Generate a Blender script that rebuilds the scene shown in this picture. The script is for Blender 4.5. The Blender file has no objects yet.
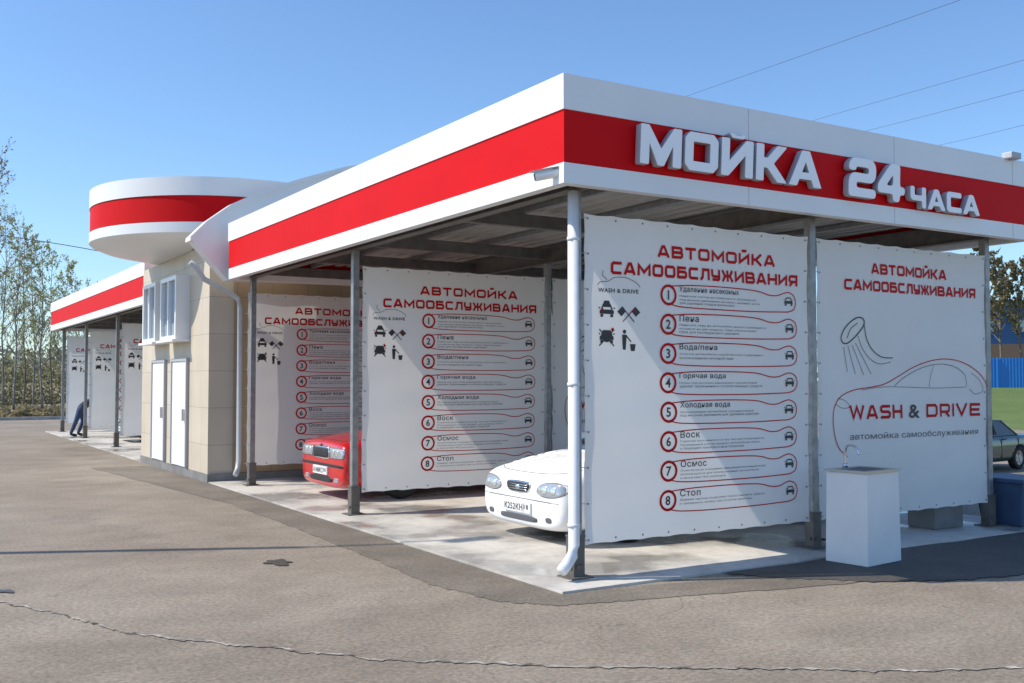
import bpy, bmesh, math, random
from mathutils import Vector, Matrix
from mathutils.bvhtree import BVHTree
random.seed(7)
S=bpy.context.scene; COL=S.collection
R=math.radians; PI=math.pi
# ---------------------------------------------------------------- camera geometry
CAM=Vector((-4.915,-6.931,1.65)); YAW=R(-31.8); PITCH=R(2.17); F=1018.0
cam=bpy.data.cameras.new('camera'); camo=bpy.data.objects.new('camera',cam); COL.objects.link(camo)
camo.location=CAM; camo.rotation_euler=(PI/2+PITCH,0,YAW); cam.lens=F/1024*36; cam.sensor_width=36
cam.clip_end=3000; cam.clip_start=.05; S.camera=camo
RM=Matrix.Rotation(YAW,3,'Z')@Matrix.Rotation(PI/2+PITCH,3,'X')
def ray(px,py): return RM@Vector((px-512,-(py-341.5),-F))
def gp(px,py,z=0.0):
    d=ray(px,py); t=(z-CAM.z)/d.z; return CAM+d*t
def pY(px,py,Y):
    d=ray(px,py); t=(Y-CAM.y)/d.y; return CAM+d*t
def pX(px,py,X):
    d=ray(px,py); t=(X-CAM.x)/d.x; return CAM+d*t
def cp(px,py,depth):
    d=ray(px,py)/F; return CAM+d*depth
def smooth01(t): t=max(0,min(1,t)); return t*t*(3-2*t)
def gz(x,y):   # terrain: the lot falls away to the right, then a grass bank rises
    D=(x-CAM.x)*.527+(y-CAM.y)*.85
    return smooth01((x-7.5)/6.5)*(-.7+1.8*smooth01((D-46)/28))
def gd(px,depth):
    p=cp(px,380,depth); return Vector((p.x,p.y,gz(p.x,p.y)))
# ---------------------------------------------------------------- materials
def mat(name,col,rough=.6,metal=0,var=0,vscale=3,bump=0,bscale=40,col2=None,coat=0,trans=0,detail=4,bdist=.02,spec=None):
    m=bpy.data.materials.new(name); m.use_nodes=True; nt=m.node_tree; b=nt.nodes['Principled BSDF']
    b.inputs['Base Color'].default_value=(*col,1); b.inputs['Roughness'].default_value=rough; b.inputs['Metallic'].default_value=metal
    if spec is not None: b.inputs['Specular IOR Level'].default_value=spec
    if coat: b.inputs['Coat Weight'].default_value=coat; b.inputs['Coat Roughness'].default_value=.05
    tc=nt.nodes.new('ShaderNodeTexCoord')
    if var or col2:
        n=nt.nodes.new('ShaderNodeTexNoise'); n.inputs['Scale'].default_value=vscale; n.inputs['Detail'].default_value=detail
        nt.links.new(tc.outputs['Object'],n.inputs['Vector'])
        r=nt.nodes.new('ShaderNodeValToRGB'); r.color_ramp.elements[0].position=.32; r.color_ramp.elements[1].position=.68
        c2=col2 or tuple(c*(1-var) for c in col)
        r.color_ramp.elements[0].color=(*c2,1); r.color_ramp.elements[1].color=(*col,1)
        nt.links.new(n.outputs['Fac'],r.inputs['Fac']); nt.links.new(r.outputs['Color'],b.inputs['Base Color'])
    if bump:
        n=nt.nodes.new('ShaderNodeTexNoise'); n.inputs['Scale'].default_value=bscale; n.inputs['Detail'].default_value=5
        nt.links.new(tc.outputs['Object'],n.inputs['Vector'])
        bp=nt.nodes.new('ShaderNodeBump'); bp.inputs['Strength'].default_value=bump; bp.inputs['Distance'].default_value=bdist
        nt.links.new(n.outputs['Fac'],bp.inputs['Height']); nt.links.new(bp.outputs['Normal'],b.inputs['Normal'])
    if trans:
        t=nt.nodes.new('ShaderNodeBsdfTranslucent'); t.inputs['Color'].default_value=(*col,1)
        mx=nt.nodes.new('ShaderNodeMixShader'); mx.inputs[0].default_value=trans
        out=nt.nodes['Material Output']
        nt.links.new(b.outputs[0],mx.inputs[1]); nt.links.new(t.outputs[0],mx.inputs[2]); nt.links.new(mx.outputs[0],out.inputs[0])
    return m
M={}
M['white']=mat('white_panel',(.84,.85,.85),.35,var=.05,vscale=1.2)
M['red']=mat('red_panel',(.66,.002,.005),.6,var=.08,vscale=1.5,spec=.15)
M['seam']=mat('seam',(.42,.42,.43),.6)
M['letter']=mat('letter_face',(.95,.95,.96),.3)
M['lside']=mat('letter_side',(.42,.43,.46),.4)
M['steel']=mat('galvanised_steel',(.34,.345,.35),.45,.5,var=.3,vscale=14)
M['dsteel']=mat('dark_steel',(.17,.155,.14),.55,.3,var=.3,vscale=9)
M['deck']=mat('deck_metal',(.40,.385,.36),.5,.2,var=.15,vscale=3)
M['vinyl']=mat('banner_vinyl',(.90,.89,.865),.42,var=.04,vscale=2,bump=.15,bscale=5,trans=.28)
M['pred']=mat('print_red',(.52,.006,.008),.6,spec=.2)
M['pblk']=mat('print_black',(.035,.035,.04),.5)
M['pgry']=mat('print_grey',(.10,.10,.11),.5)
M['pipe']=mat('white_pipe',(.78,.80,.82),.35,var=.08,vscale=8)
M['gpipe']=mat('grey_pipe',(.52,.53,.55),.4,var=.1,vscale=8)
M['glass']=mat('glass',(.03,.04,.05),.06,0)
M['pane']=mat('window_pane',(.30,.36,.44),.12)
M['rub']=mat('rubber',(.02,.02,.02),.8)
M['black']=mat('black_plastic',(.02,.02,.022),.5)
M['chrome']=mat('chrome',(.7,.71,.73),.15,1)
M['stainless']=mat('stainless',(.5,.51,.53),.28,.9)
M['cabinet']=mat('cabinet_white',(.82,.83,.84),.35,var=.06,vscale=4)
M['bin']=mat('blue_plastic',(.05,.09,.17),.5,var=.2,vscale=6)
M['curb']=mat('kerb_stone',(.45,.44,.42),.85,var=.3,vscale=3)
M['bark']=mat('birch_bark',(.34,.32,.28),.8,col2=(.13,.115,.095),vscale=4)
M['dbark']=mat('brown_bark',(.20,.16,.12),.85,var=.4,vscale=4)
def leafmat(n,c,c2):
    return mat(n,c,.6,col2=c2,vscale=.8,trans=.35)
M['leafb']=leafmat('young_leaf',(.40,.42,.14),(.26,.28,.10))
M['leafo']=leafmat('ochre_leaf',(.28,.23,.12),(.18,.15,.08))
M['leafd']=leafmat('thicket_leaf',(.26,.25,.12),(.28,.22,.14))
M['haze']=leafmat('far_foliage',(.20,.22,.16),(.17,.17,.13))
M['bluef']=mat('blue_fence',(.02,.20,.62),.5,var=.1)
M['blueb']=mat('blue_building',(.03,.10,.27),.6,var=.2,vscale=.3)
M['roofbr']=mat('brown_band',(.24,.14,.10),.7)
M['skin']=mat('skin',(.45,.27,.2),.6); M['jean']=mat('jeans',(.035,.07,.15),.8,var=.3,vscale=8); M['jack']=mat('jacket',(.015,.02,.035),.8); M['hair']=mat('hair',(.03,.02,.015),.8)
M['lamp']=mat('headlamp',(.42,.45,.48),.08,.35,coat=1); M['bowl']=mat('lamp_bowl',(.65,.67,.7),.12,.6,coat=1); M['tail']=mat('tail_lamp',(.4,.01,.01),.15)
M['carw']=mat('car_white',(.86,.86,.865),.38,coat=.3,bump=.16,bscale=10,bdist=.03); M['carr']=mat('car_red',(.55,.006,.009),.22,coat=.7)
M['carg']=mat('car_green',(.010,.055,.05),.2,coat=.8); M['cars']=mat('car_silver',(.42,.44,.46),.25,.5,coat=.5)
M['foam']=mat('wash_foam',(.90,.90,.90),.9,bump=.3,bscale=40)
M['plate']=mat('plate_white',(.75,.75,.75),.4); M['rim']=mat('rim',(.4,.41,.42),.3,.7)
M['wire']=mat('wire',(.06,.07,.09),.7); M['conc']=mat('concrete_block',(.24,.235,.23),.9,var=.3)
M['tar']=mat('tar_crack',(.06,.05,.04),.9,col2=(.50,.47,.42),vscale=8)
def facade_tiles(name,c1,c2,mo):
    m=bpy.data.materials.new(name); m.use_nodes=True; nt=m.node_tree; b=nt.nodes['Principled BSDF']
    tc=nt.nodes.new('ShaderNodeTexCoord'); sp=nt.nodes.new('ShaderNodeSeparateXYZ'); ad=nt.nodes.new('ShaderNodeMath'); cb=nt.nodes.new('ShaderNodeCombineXYZ')
    nt.links.new(tc.outputs['Object'],sp.inputs[0]); nt.links.new(sp.outputs[0],ad.inputs[0]); nt.links.new(sp.outputs[1],ad.inputs[1])
    nt.links.new(ad.outputs[0],cb.inputs[0]); nt.links.new(sp.outputs[2],cb.inputs[1])
    br=nt.nodes.new('ShaderNodeTexBrick'); br.offset=0; br.inputs['Scale'].default_value=1; br.inputs['Brick Width'].default_value=.6; br.inputs['Row Height'].default_value=.6
    br.inputs['Mortar Size'].default_value=.004; br.inputs['Color1'].default_value=(*c1,1); br.inputs['Color2'].default_value=(*c2,1); br.inputs['Mortar'].default_value=(*mo,1)
    nt.links.new(cb.outputs[0],br.inputs['Vector'])
    n=nt.nodes.new('ShaderNodeTexNoise'); n.inputs['Scale'].default_value=2; nt.links.new(tc.outputs['Object'],n.inputs['Vector'])
    mx=nt.nodes.new('ShaderNodeMixRGB'); mx.blend_type='MULTIPLY'; mx.inputs[0].default_value=.2
    nt.links.new(br.outputs['Color'],mx.inputs[1]); nt.links.new(n.outputs['Fac'],mx.inputs[2]); nt.links.new(mx.outputs[0],b.inputs['Base Color'])
    b.inputs['Roughness'].default_value=.5
    return m
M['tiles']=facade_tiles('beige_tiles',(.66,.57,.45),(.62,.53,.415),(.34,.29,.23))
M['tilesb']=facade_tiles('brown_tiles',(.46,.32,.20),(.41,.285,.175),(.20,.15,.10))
def ground_mat(name,stops,sc_big,fine,rough=(.85,.85),wet=None,bump=.25,crackcol=None,wetdark=.5,wp=(.45,.55),fc=.85,mid=0):
    m=bpy.data.materials.new(name); m.use_nodes=True; nt=m.node_tree; b=nt.nodes['Principled BSDF']; L=nt.links.new
    tc=nt.nodes.new('ShaderNodeTexCoord')
    n=nt.nodes.new('ShaderNodeTexNoise'); n.inputs['Scale'].default_value=sc_big; n.inputs['Detail'].default_value=8; n.inputs['Roughness'].default_value=.66; n.inputs['Distortion'].default_value=.4; L(tc.outputs['Object'],n.inputs['Vector'])
    r=nt.nodes.new('ShaderNodeValToRGB'); e=r.color_ramp.elements
    e[0].position=stops[0][0]; e[0].color=(*stops[0][1],1); e[1].position=stops[-1][0]; e[1].color=(*stops[-1][1],1)
    for p,c in stops[1:-1]: q=e.new(p); q.color=(*c,1)
    L(n.outputs['Fac'],r.inputs['Fac'])
    f=nt.nodes.new('ShaderNodeTexNoise'); f.inputs['Scale'].default_value=fine; f.inputs['Detail'].default_value=5; f.inputs['Roughness'].default_value=.75; L(tc.outputs['Object'],f.inputs['Vector'])
    fr=nt.nodes.new('ShaderNodeValToRGB'); fr.color_ramp.elements[0].position=.33; fr.color_ramp.elements[0].color=(.5,.5,.5,1); fr.color_ramp.elements[1].position=.66; fr.color_ramp.elements[1].color=(1.25,1.25,1.25,1)
    L(f.outputs['Fac'],fr.inputs['Fac'])
    mx=nt.nodes.new('ShaderNodeMixRGB'); mx.blend_type='MULTIPLY'; mx.inputs[0].default_value=fc; L(r.outputs[0],mx.inputs[1]); L(fr.outputs[0],mx.inputs[2])
    outc=mx.outputs[0]
    if mid:
        mp=nt.nodes.new('ShaderNodeMapping'); mp.inputs['Rotation'].default_value=(0,0,R(60)); mp.inputs['Scale'].default_value=(.8,1.1,1); L(tc.outputs['Object'],mp.inputs[0])
        g=nt.nodes.new('ShaderNodeTexNoise'); g.inputs['Scale'].default_value=1.3; g.inputs['Detail'].default_value=7; g.inputs['Roughness'].default_value=.7; L(mp.outputs[0],g.inputs['Vector'])
        gr=nt.nodes.new('ShaderNodeValToRGB'); gr.color_ramp.elements[0].position=.36; gr.color_ramp.elements[0].color=(.78,.77,.76,1); gr.color_ramp.elements[1].position=.62; gr.color_ramp.elements[1].color=(1.06,1.05,1.04,1)
        L(g.outputs['Fac'],gr.inputs['Fac'])
        m3=nt.nodes.new('ShaderNodeMixRGB'); m3.blend_type='MULTIPLY'; m3.inputs[0].default_value=mid; L(outc,m3.inputs[1]); L(gr.outputs[0],m3.inputs[2]); outc=m3.outputs[0]
    if crackcol:
        v=nt.nodes.new('ShaderNodeTexVoronoi'); v.feature='DISTANCE_TO_EDGE'; v.inputs['Scale'].default_value=.35
        wn=nt.nodes.new('ShaderNodeTexNoise'); wn.inputs['Scale'].default_value=1.5; wn.inputs['Detail'].default_value=5; L(tc.outputs['Object'],wn.inputs['Vector'])
        va=nt.nodes.new('ShaderNodeMixRGB'); va.blend_type='ADD'; va.inputs[0].default_value=.9; L(tc.outputs['Object'],va.inputs[1]); L(wn.outputs['Color'],va.inputs[2]); L(va.outputs[0],v.inputs['Vector'])
        cr=nt.nodes.new('ShaderNodeValToRGB'); cr.color_ramp.elements[0].position=0; cr.color_ramp.elements[0].color=(.7,.7,.7,1); cr.color_ramp.elements[1].position=.004; cr.color_ramp.elements[1].color=(0,0,0,1)
        L(v.outputs['Distance'],cr.inputs['Fac'])
        mk=nt.nodes.new('ShaderNodeTexNoise'); mk.inputs['Scale'].default_value=.4; L(tc.outputs['Object'],mk.inputs['Vector'])
        mt=nt.nodes.new('ShaderNodeMath'); mt.operation='MULTIPLY'; L(cr.outputs[0],mt.inputs[0]); L(mk.outputs['Fac'],mt.inputs[1])
        m2=nt.nodes.new('ShaderNodeMixRGB'); L(mt.outputs[0],m2.inputs[0]); L(outc,m2.inputs[1]); m2.inputs[2].default_value=(*crackcol,1); outc=m2.outputs[0]
    L(outc,b.inputs['Base Color'])
    if wet:
        w=nt.nodes.new('ShaderNodeTexNoise'); w.inputs['Scale'].default_value=wet; w.inputs['Detail'].default_value=5; L(tc.outputs['Object'],w.inputs['Vector'])
        wr=nt.nodes.new('ShaderNodeValToRGB'); wr.color_ramp.elements[0].position=wp[0]; wr.color_ramp.elements[0].color=(rough[0],)*3+(1,); wr.color_ramp.elements[1].position=wp[1]; wr.color_ramp.elements[1].color=(rough[1],)*3+(1,)
        L(w.outputs['Fac'],wr.inputs['Fac']); L(wr.outputs[0],b.inputs['Roughness'])
        dk=nt.nodes.new('ShaderNodeMixRGB'); dk.blend_type='MULTIPLY'; dk.inputs[0].default_value=1; L(outc,dk.inputs[1])
        dr=nt.nodes.new('ShaderNodeValToRGB'); dr.color_ramp.elements[0].position=wp[0]; dr.color_ramp.elements[0].color=(wetdark,)*3+(1,); dr.color_ramp.elements[1].position=wp[1]+.03; dr.color_ramp.elements[1].color=(1,1,1,1)
        L(w.outputs['Fac'],dr.inputs['Fac']); L(dr.outputs[0],dk.inputs[2]); L(dk.outputs[0],b.inputs['Base Color'])
    else: b.inputs['Roughness'].default_value=rough[0]
    bp=nt.nodes.new('ShaderNodeBump'); bp.inputs['Strength'].default_value=bump; bp.inputs['Distance'].default_value=.01; L(f.outputs['Fac'],bp.inputs['Height']); L(bp.outputs[0],b.inputs['Normal'])
    return m
M['asphalt']=ground_mat('dusty_asphalt',[(.3,(.22,.181,.138)),(.45,(.285,.238,.185)),(.6,(.32,.272,.215)),(.75,(.38,.328,.265))],.45,30,crackcol=(.08,.07,.055),bump=.6,mid=.8)
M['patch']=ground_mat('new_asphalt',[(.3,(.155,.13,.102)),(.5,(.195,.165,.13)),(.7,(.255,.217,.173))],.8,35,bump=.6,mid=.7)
M['damp']=ground_mat('damp_shadow_asphalt',[(.3,(.065,.058,.05)),(.5,(.08,.072,.064)),(.7,(.11,.10,.088))],.8,35,bump=.5,mid=.6,rough=(.7,.7))  # damp tone, kept dark so its colour deepens the canopy's shadow
M['slab']=ground_mat('wash_concrete',[(.3,(.50,.472,.43)),(.7,(.66,.625,.57))],.9,9,rough=(.16,.75),wet=.8,bump=.05,wetdark=.64,wp=(.42,.52),fc=.25,mid=.4)
M['earth']=ground_mat('earth_grass',[(.3,(.15,.16,.06)),(.5,(.24,.20,.12)),(.7,(.32,.27,.19))],.12,8)
M['lawn']=ground_mat('spring_lawn',[(.3,(.085,.14,.025)),(.7,(.15,.20,.045))],.3,10)
M['wetst']=ground_mat('wet_stain',[(.3,(.07,.06,.05)),(.7,(.10,.09,.075))],2,50,rough=(.4,.4))
# ---------------------------------------------------------------- mesh helpers
class MB:
    def __init__(s): s.v=[]; s.f=[]
    def add(s,vs,fs):
        o=len(s.v); s.v+=[tuple(v) for v in vs]; s.f+=[tuple(i+o for i in f) for f in fs]; return s
    def box(s,x0,x1,y0,y1,z0,z1,M4=None):
        vs=[Vector((x,y,z)) for x in (x0,x1) for y in (y0,y1) for z in (z0,z1)]
        if M4: vs=[M4@v for v in vs]
        return s.add(vs,[(0,1,3,2),(4,6,7,5),(0,4,5,1),(2,3,7,6),(0,2,6,4),(1,5,7,3)])
    def tube(s,pts,r,n=10,cap=True):
        pts=[Vector(p) for p in pts]; rs=r if isinstance(r,(list,tuple)) else [r]*len(pts)
        rings=[]; up=Vector((0,0,1))
        for i,p in enumerate(pts):
            d=(pts[min(i+1,len(pts)-1)]-pts[max(i-1,0)]).normalized()
            a=d.cross(up if abs(d.z)<.9 else Vector((0,1,0))).normalized(); b=d.cross(a)
            if i and a.dot(pa)<0: a,b=-a,-b
            pa=a
            rings.append([p+(a*math.cos(2*PI*k/n)+b*math.sin(2*PI*k/n))*rs[i] for k in range(n)])
        vs=[v for g in rings for v in g]; fs=[]
        for i in range(len(pts)-1):
            for k in range(n): fs.append((i*n+k,i*n+(k+1)%n,(i+1)*n+(k+1)%n,(i+1)*n+k))
        if cap: fs.append(tuple(range(n-1,-1,-1))); fs.append(tuple((len(pts)-1)*n+k for k in range(n)))
        return s.add(vs,fs)
    def prism(s,poly,f0,f1):
        n=len(poly); vs=[f0(p) for p in poly]+[f1(p) for p in poly]
        return s.add(vs,[tuple(range(n)),tuple(range(2*n-1,n-1,-1))]+[(i,i+n,(i+1)%n+n,(i+1)%n) for i in range(n)])
    def lathe(s,prof,n=24,M4=None,close=False):
        vs=[]; m=len(prof)
        for k in range(n):
            a=2*PI*k/n
            for r,h in prof: vs.append(Vector((r*math.cos(a),r*math.sin(a),h)))
        if M4: vs=[M4@v for v in vs]
        fs=[]
        for k in range(n):
            for i in range(m if close else m-1):
                j=(i+1)%m; fs.append((k*m+i,((k+1)%n)*m+i,((k+1)%n)*m+j,k*m+j))
        return s.add(vs,fs)
    def build(s,name,m,parent=None,smooth=False,bevel=0,fixn=True):
        me=bpy.data.meshes.new(name); me.from_pydata(s.v,[],s.f)
        if fixn:
            bm=bmesh.new(); bm.from_mesh(me); bmesh.ops.recalc_face_normals(bm,faces=bm.faces)
            if bevel: bmesh.ops.bevel(bm,geom=list(bm.edges),offset=bevel,segments=2,affect='EDGES',profile=.6)
            bm.to_mesh(me); bm.free()
        if smooth:
            for p in me.polygons: p.use_smooth=True
        return link(name,me,m,parent)
def link(name,me,m,parent=None):
    o=bpy.data.objects.new(name,me); COL.objects.link(o)
    if m:
        if not me.materials: me.materials.append(m)
    if parent: o.parent=parent
    return o
def tag(o,label=None,cat=None,group=None,kind=None):
    if label: o['label']=label
    if cat: o['category']=cat
    if group: o['group']=group
    if kind: o['kind']=kind
    return o
def empty(name,loc,label,cat,group=None,rz=0):
    o=bpy.data.objects.new(name,None); COL.objects.link(o); o.location=loc; o.rotation_euler=(0,0,rz); o.empty_display_size=.2
    return tag(o,label,cat,group)
def kids(o): return [c for c in bpy.data.objects if c.parent==o]
def dup(o,parent=None):
    ch=kids(o); c=o.copy(); COL.objects.link(c); c.parent=parent
    for k in ch: dup(k,c)
    return c
def sheet(name,poly,z,m,label=None,cat=None):
    b=MB(); b.add([(p[0],p[1],z) for p in poly],[tuple(range(len(poly)))]); o=b.build(name,m,fixn=False)
    if o.data.polygons[0].normal.z<0: o.data.flip_normals()
    return tag(o,label,cat,kind='structure')
GX=[-900,-400,-200,-80,-40,-10,4,7]+[7.5+i*1.083 for i in range(7)]+[17,20,25,30,35,40]+[44+4*i for i in range(16)]+[130,180,300,900]
GY=[-900,-400,-200,-100,-60,-40]+[-30+5*i for i in range(7)]+[6+4*i for i in range(8)]+[39.5]+[44+4*i for i in range(16)]+[130,180,300,900]
def terrain(name,x0,x1,y0,y1,off,m,label,cat):
    xs=[x for x in GX if x0<=x<=x1]; ys=[y for y in GY if y0<=y<=y1]
    b=MB(); b.add([(x,y,gz(x,y)+off) for y in ys for x in xs],[(j*len(xs)+i,j*len(xs)+i+1,(j+1)*len(xs)+i+1,(j+1)*len(xs)+i) for j in range(len(ys)-1) for i in range(len(xs)-1)])
    return tag(b.build(name,m,smooth=True,fixn=False),label,cat,kind='structure')
def evalmesh(ob):
    dg=bpy.context.evaluated_depsgraph_get(); dg.update(); e=ob.evaluated_get(dg)
    return bpy.data.meshes.new_from_object(e)
# ---- text
TC={}
def textgeo(body,bold=0.0,res=2):
    k=(body,bold)
    if k in TC: return TC[k]
    c=bpy.data.curves.new('t','FONT'); c.body=body; c.resolution_u=res; c.offset=bold; c.size=1
    if bold>.004: c.space_character=1.08
    o=bpy.data.objects.new('t',c); COL.objects.link(o); me=evalmesh(o)
    vs=[(v.co.x,v.co.y) for v in me.vertices]; fs=[tuple(p.vertices) for p in me.polygons]
    bpy.data.objects.remove(o); bpy.data.curves.remove(c); bpy.data.meshes.remove(me)
    x0=min(v[0] for v in vs); x1=max(v[0] for v in vs); y0=min(v[1] for v in vs); y1=max(v[1] for v in vs)
    TC[k]=([((x-x0)/(x1-x0),(y-y0)/(y1-y0)) for x,y in vs],fs,(x1-x0)/(y1-y0)); return TC[k]
# wide squared stroke lettering: width, strokes (closed strokes end with None)
c_=.13
def sq(l,r,b,t,c=c_): return [(l+c,b),(r-c,b),(r,b+c),(r,t-c),(r-c,t),(l+c,t),(l,t-c),(l,b+c),None]
SF={
'О':(1.2,[sq(.1,1.1,.1,.9)]),
'С':(1.1,[[(1.1,.1),(.23,.1),(.1,.23),(.1,.77),(.23,.9),(1.1,.9)]]),
'Б':(1.15,[[(.1,.1),(.92,.1),(1.05,.21),(1.05,.45),(.92,.56),(.1,.56),None],[(.1,.6),(.1,.9),(1.05,.9)]]),
'В':(1.15,[[(.1,.1),(.92,.1),(1.05,.2),(1.05,.4),(.92,.5),(.1,.5),None],[(.1,.55),(.1,.9),(.88,.9),(1.0,.8),(1.0,.6),(.9,.5)]]),
'А':(1.2,[[(.08,0),(.50,.9),(.70,.9),(1.12,0)],[(.28,.27),(.92,.27)]]),
'Т':(1.1,[[(0,.9),(1.1,.9)],[(.55,.85),(.55,0)]]),
'М':(1.4,[[(.1,0),(.1,.86),(.70,.28),(1.3,.86),(1.3,0)]]),
'И':(1.15,[[(.1,1),(.1,.17),(1.05,.83),(1.05,0)]]),
'К':(1.1,[[(.1,0),(.1,1)],[(1.02,1),(.45,.5),(1.05,0)],[(.12,.5),(.5,.5)]]),
'Л':(1.15,[[(0,.1),(.15,.1),(.3,.25),(.38,.9),(1.05,.9),(1.05,0)]]),
'У':(1.1,[[(.1,1),(.1,.5),(.23,.38),(1.0,.38)],[(1.0,1),(1.0,.23),(.87,.1),(.1,.1)]]),
'Ж':(1.5,[[(.75,0),(.75,1)],[(.08,1),(.42,.5),(.08,0)],[(1.42,1),(1.08,.5),(1.42,0)],[(.42,.5),(1.08,.5)]]),
'Н':(1.15,[[(.1,0),(.1,1)],[(1.05,0),(1.05,1)],[(.12,.5),(1.03,.5)]]),
'Я':(1.15,[[(1.05,0),(1.05,.9),(.23,.9),(.1,.78),(.1,.52),(.23,.4),(1.0,.4)],[(.5,.38),(.1,0)]]),
'W':(1.6,[[(.08,1),(.42,.1),(.80,.88),(1.18,.1),(1.52,1)]]),
'S':(1.15,[[(1.08,.9),(.23,.9),(.1,.8),(.1,.6),(.23,.5),(.92,.5),(1.05,.4),(1.05,.2),(.92,.1),(.07,.1)]]),
'D':(1.2,[[(.1,.1),(.95,.1),(1.1,.25),(1.1,.75),(.95,.9),(.1,.9),None]]),
'R':(1.15,[[(.1,0),(.1,.9),(.92,.9),(1.05,.8),(1.05,.5),(.92,.38),(.15,.38)],[(.6,.38),(1.05,0)]]),
'I':(.2,[[(.1,0),(.1,1)]]),
'V':(1.15,[[(.06,1),(.575,.1),(1.09,1)]]),
'E':(1.05,[[(1.05,.1),(.1,.1),(.1,.9),(1.05,.9)],[(.12,.5),(.98,.5)]]),
}
SF['A']=SF['А']; SF['H']=SF['Н']
class Flat:
    def __init__(s,fn): s.b=MB(); s.fn=fn; s.k=0
    def text(s,body,x,z,w,h,bold=.01):
        vs,fs,asp=textgeo(body,bold)
        if w is None: w=asp*h; x-=w/2
        s.b.add([s.fn(x+a*w,z+b*h) for a,b in vs],fs)
    def poly(s,pts): s.b.add([s.fn(*p) for p in pts],[tuple(range(len(pts)))])
    def disc(s,cx,cz,rx,rz=None,n=16): rz=rz or rx; s.poly([(cx+rx*math.cos(2*PI*k/n),cz+rz*math.sin(2*PI*k/n)) for k in range(n)])
    def line(s,pts,w,closed=False):
        n=len(pts); vs=[]; s.k+=1; dy=-.0004*(s.k%5)
        for i in range(n):
            p=pts[i]; a=pts[(i-1)%n] if (closed or i>0) else None; c=pts[(i+1)%n] if (closed or i<n-1) else None
            def nm(u,v):
                dx,dz=v[0]-u[0],v[1]-u[1]; l=math.hypot(dx,dz) or 1; return (-dz/l,dx/l)
            n1=nm(a,p) if a else nm(p,c); n2=nm(p,c) if c else n1
            sx,sz=n1[0]+n2[0],n1[1]+n2[1]; l=math.hypot(sx,sz) or 1; sx/=l; sz/=l
            k=1/max(.5,sx*n1[0]+sz*n1[1]); nx,nz=sx*w/2*k,sz*w/2*k
            for q in ((p[0]+nx,p[1]+nz),(p[0]-nx,p[1]-nz)):
                t=s.fn(*q); vs.append((t[0],t[1]+dy,t[2]))
        fs=[(2*i,2*i+1,(2*i+3)%(2*n),(2*i+2)%(2*n)) for i in range(n if closed else n-1)]
        s.b.add(vs,fs)
    def word(s,wd,x,z,w,h,gap=.26,t=.23):
        tot=sum(SF['И' if ch=='Й' else ch][0] for ch in wd)+gap*(len(wd)-1); k=w/tot; cx=x
        for ch in wd:
            g=SF['И' if ch=='Й' else ch]
            st=list(g[1])+([[(.32,1.20),(.83,1.20)]] if ch=='Й' else [])
            for q in st:
                cl=q[-1] is None; pp=[p for p in q if p]
                s.line([(cx+p[0]*k,z+p[1]*h) for p in pp],t*h,cl)
            cx+=(g[0]+gap)*k
    def ring(s,cx,cz,r,w,n=20): s.line([(cx+r*math.cos(2*PI*k/n),cz+r*math.sin(2*PI*k/n)) for k in range(n)],w,True)
    def out(s,name,m,parent): return s.b.build(name,m,parent,fixn=False)
def spline(pts,n=8,closed=False):
    out=[]; N=len(pts); rng=range(N if closed else N-1)
    g=lambda i: pts[i%N] if closed else pts[max(0,min(N-1,i))]
    for i in rng:
        p0,p1,p2,p3=g(i-1),g(i),g(i+1),g(i+2)
        for k in range(n):
            t=k/n; out.append(tuple(.5*((2*p1[j])+(-p0[j]+p2[j])*t+(2*p0[j]-5*p1[j]+4*p2[j]-p3[j])*t*t+(-p0[j]+3*p1[j]-3*p2[j]+p3[j])*t**3) for j in range(len(p1))))
    if not closed: out.append(tuple(pts[-1]))
    return out
# ---------------------------------------------------------------- world / light
w=bpy.data.worlds.new("World"); S.world=w; w.use_nodes=True; nt=w.node_tree
sky=nt.nodes.new('ShaderNodeTexSky'); sky.sky_type='NISHITA'; sky.sun_disc=False
EL=R(47); az=Vector((-.906,.423,0)).normalized()
sky.sun_elevation=EL; sky.sun_rotation=math.atan2(az.x,az.y)%(2*PI); sky.air_density=1.0; sky.dust_density=.5; sky.ozone_density=1.6; sky.altitude=100
tint=nt.nodes.new('ShaderNodeMixRGB'); tint.blend_type='MULTIPLY'; tint.inputs[0].default_value=1; tint.inputs[2].default_value=(1.04,1.28,1.52,1)
nt.links.new(sky.outputs[0],tint.inputs[1]); nt.links.new(tint.outputs[0],nt.nodes['Background'].inputs[0]); nt.nodes['Background'].inputs[1].default_value=.127
sl=bpy.data.lights.new('sun','SUN'); sl.energy=5.0; sl.angle=R(.5); sl.color=(1,.925,.80)
so=bpy.data.objects.new('sun',sl); COL.objects.link(so); so.location=(0,0,30)
sdir=Vector((az.x*math.cos(EL),az.y*math.cos(EL),math.sin(EL))); so.rotation_euler=sdir.to_track_quat('Z','Y').to_euler()
S.view_settings.view_transform='Standard'; S.view_settings.look='None'; S.view_settings.exposure=0
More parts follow.
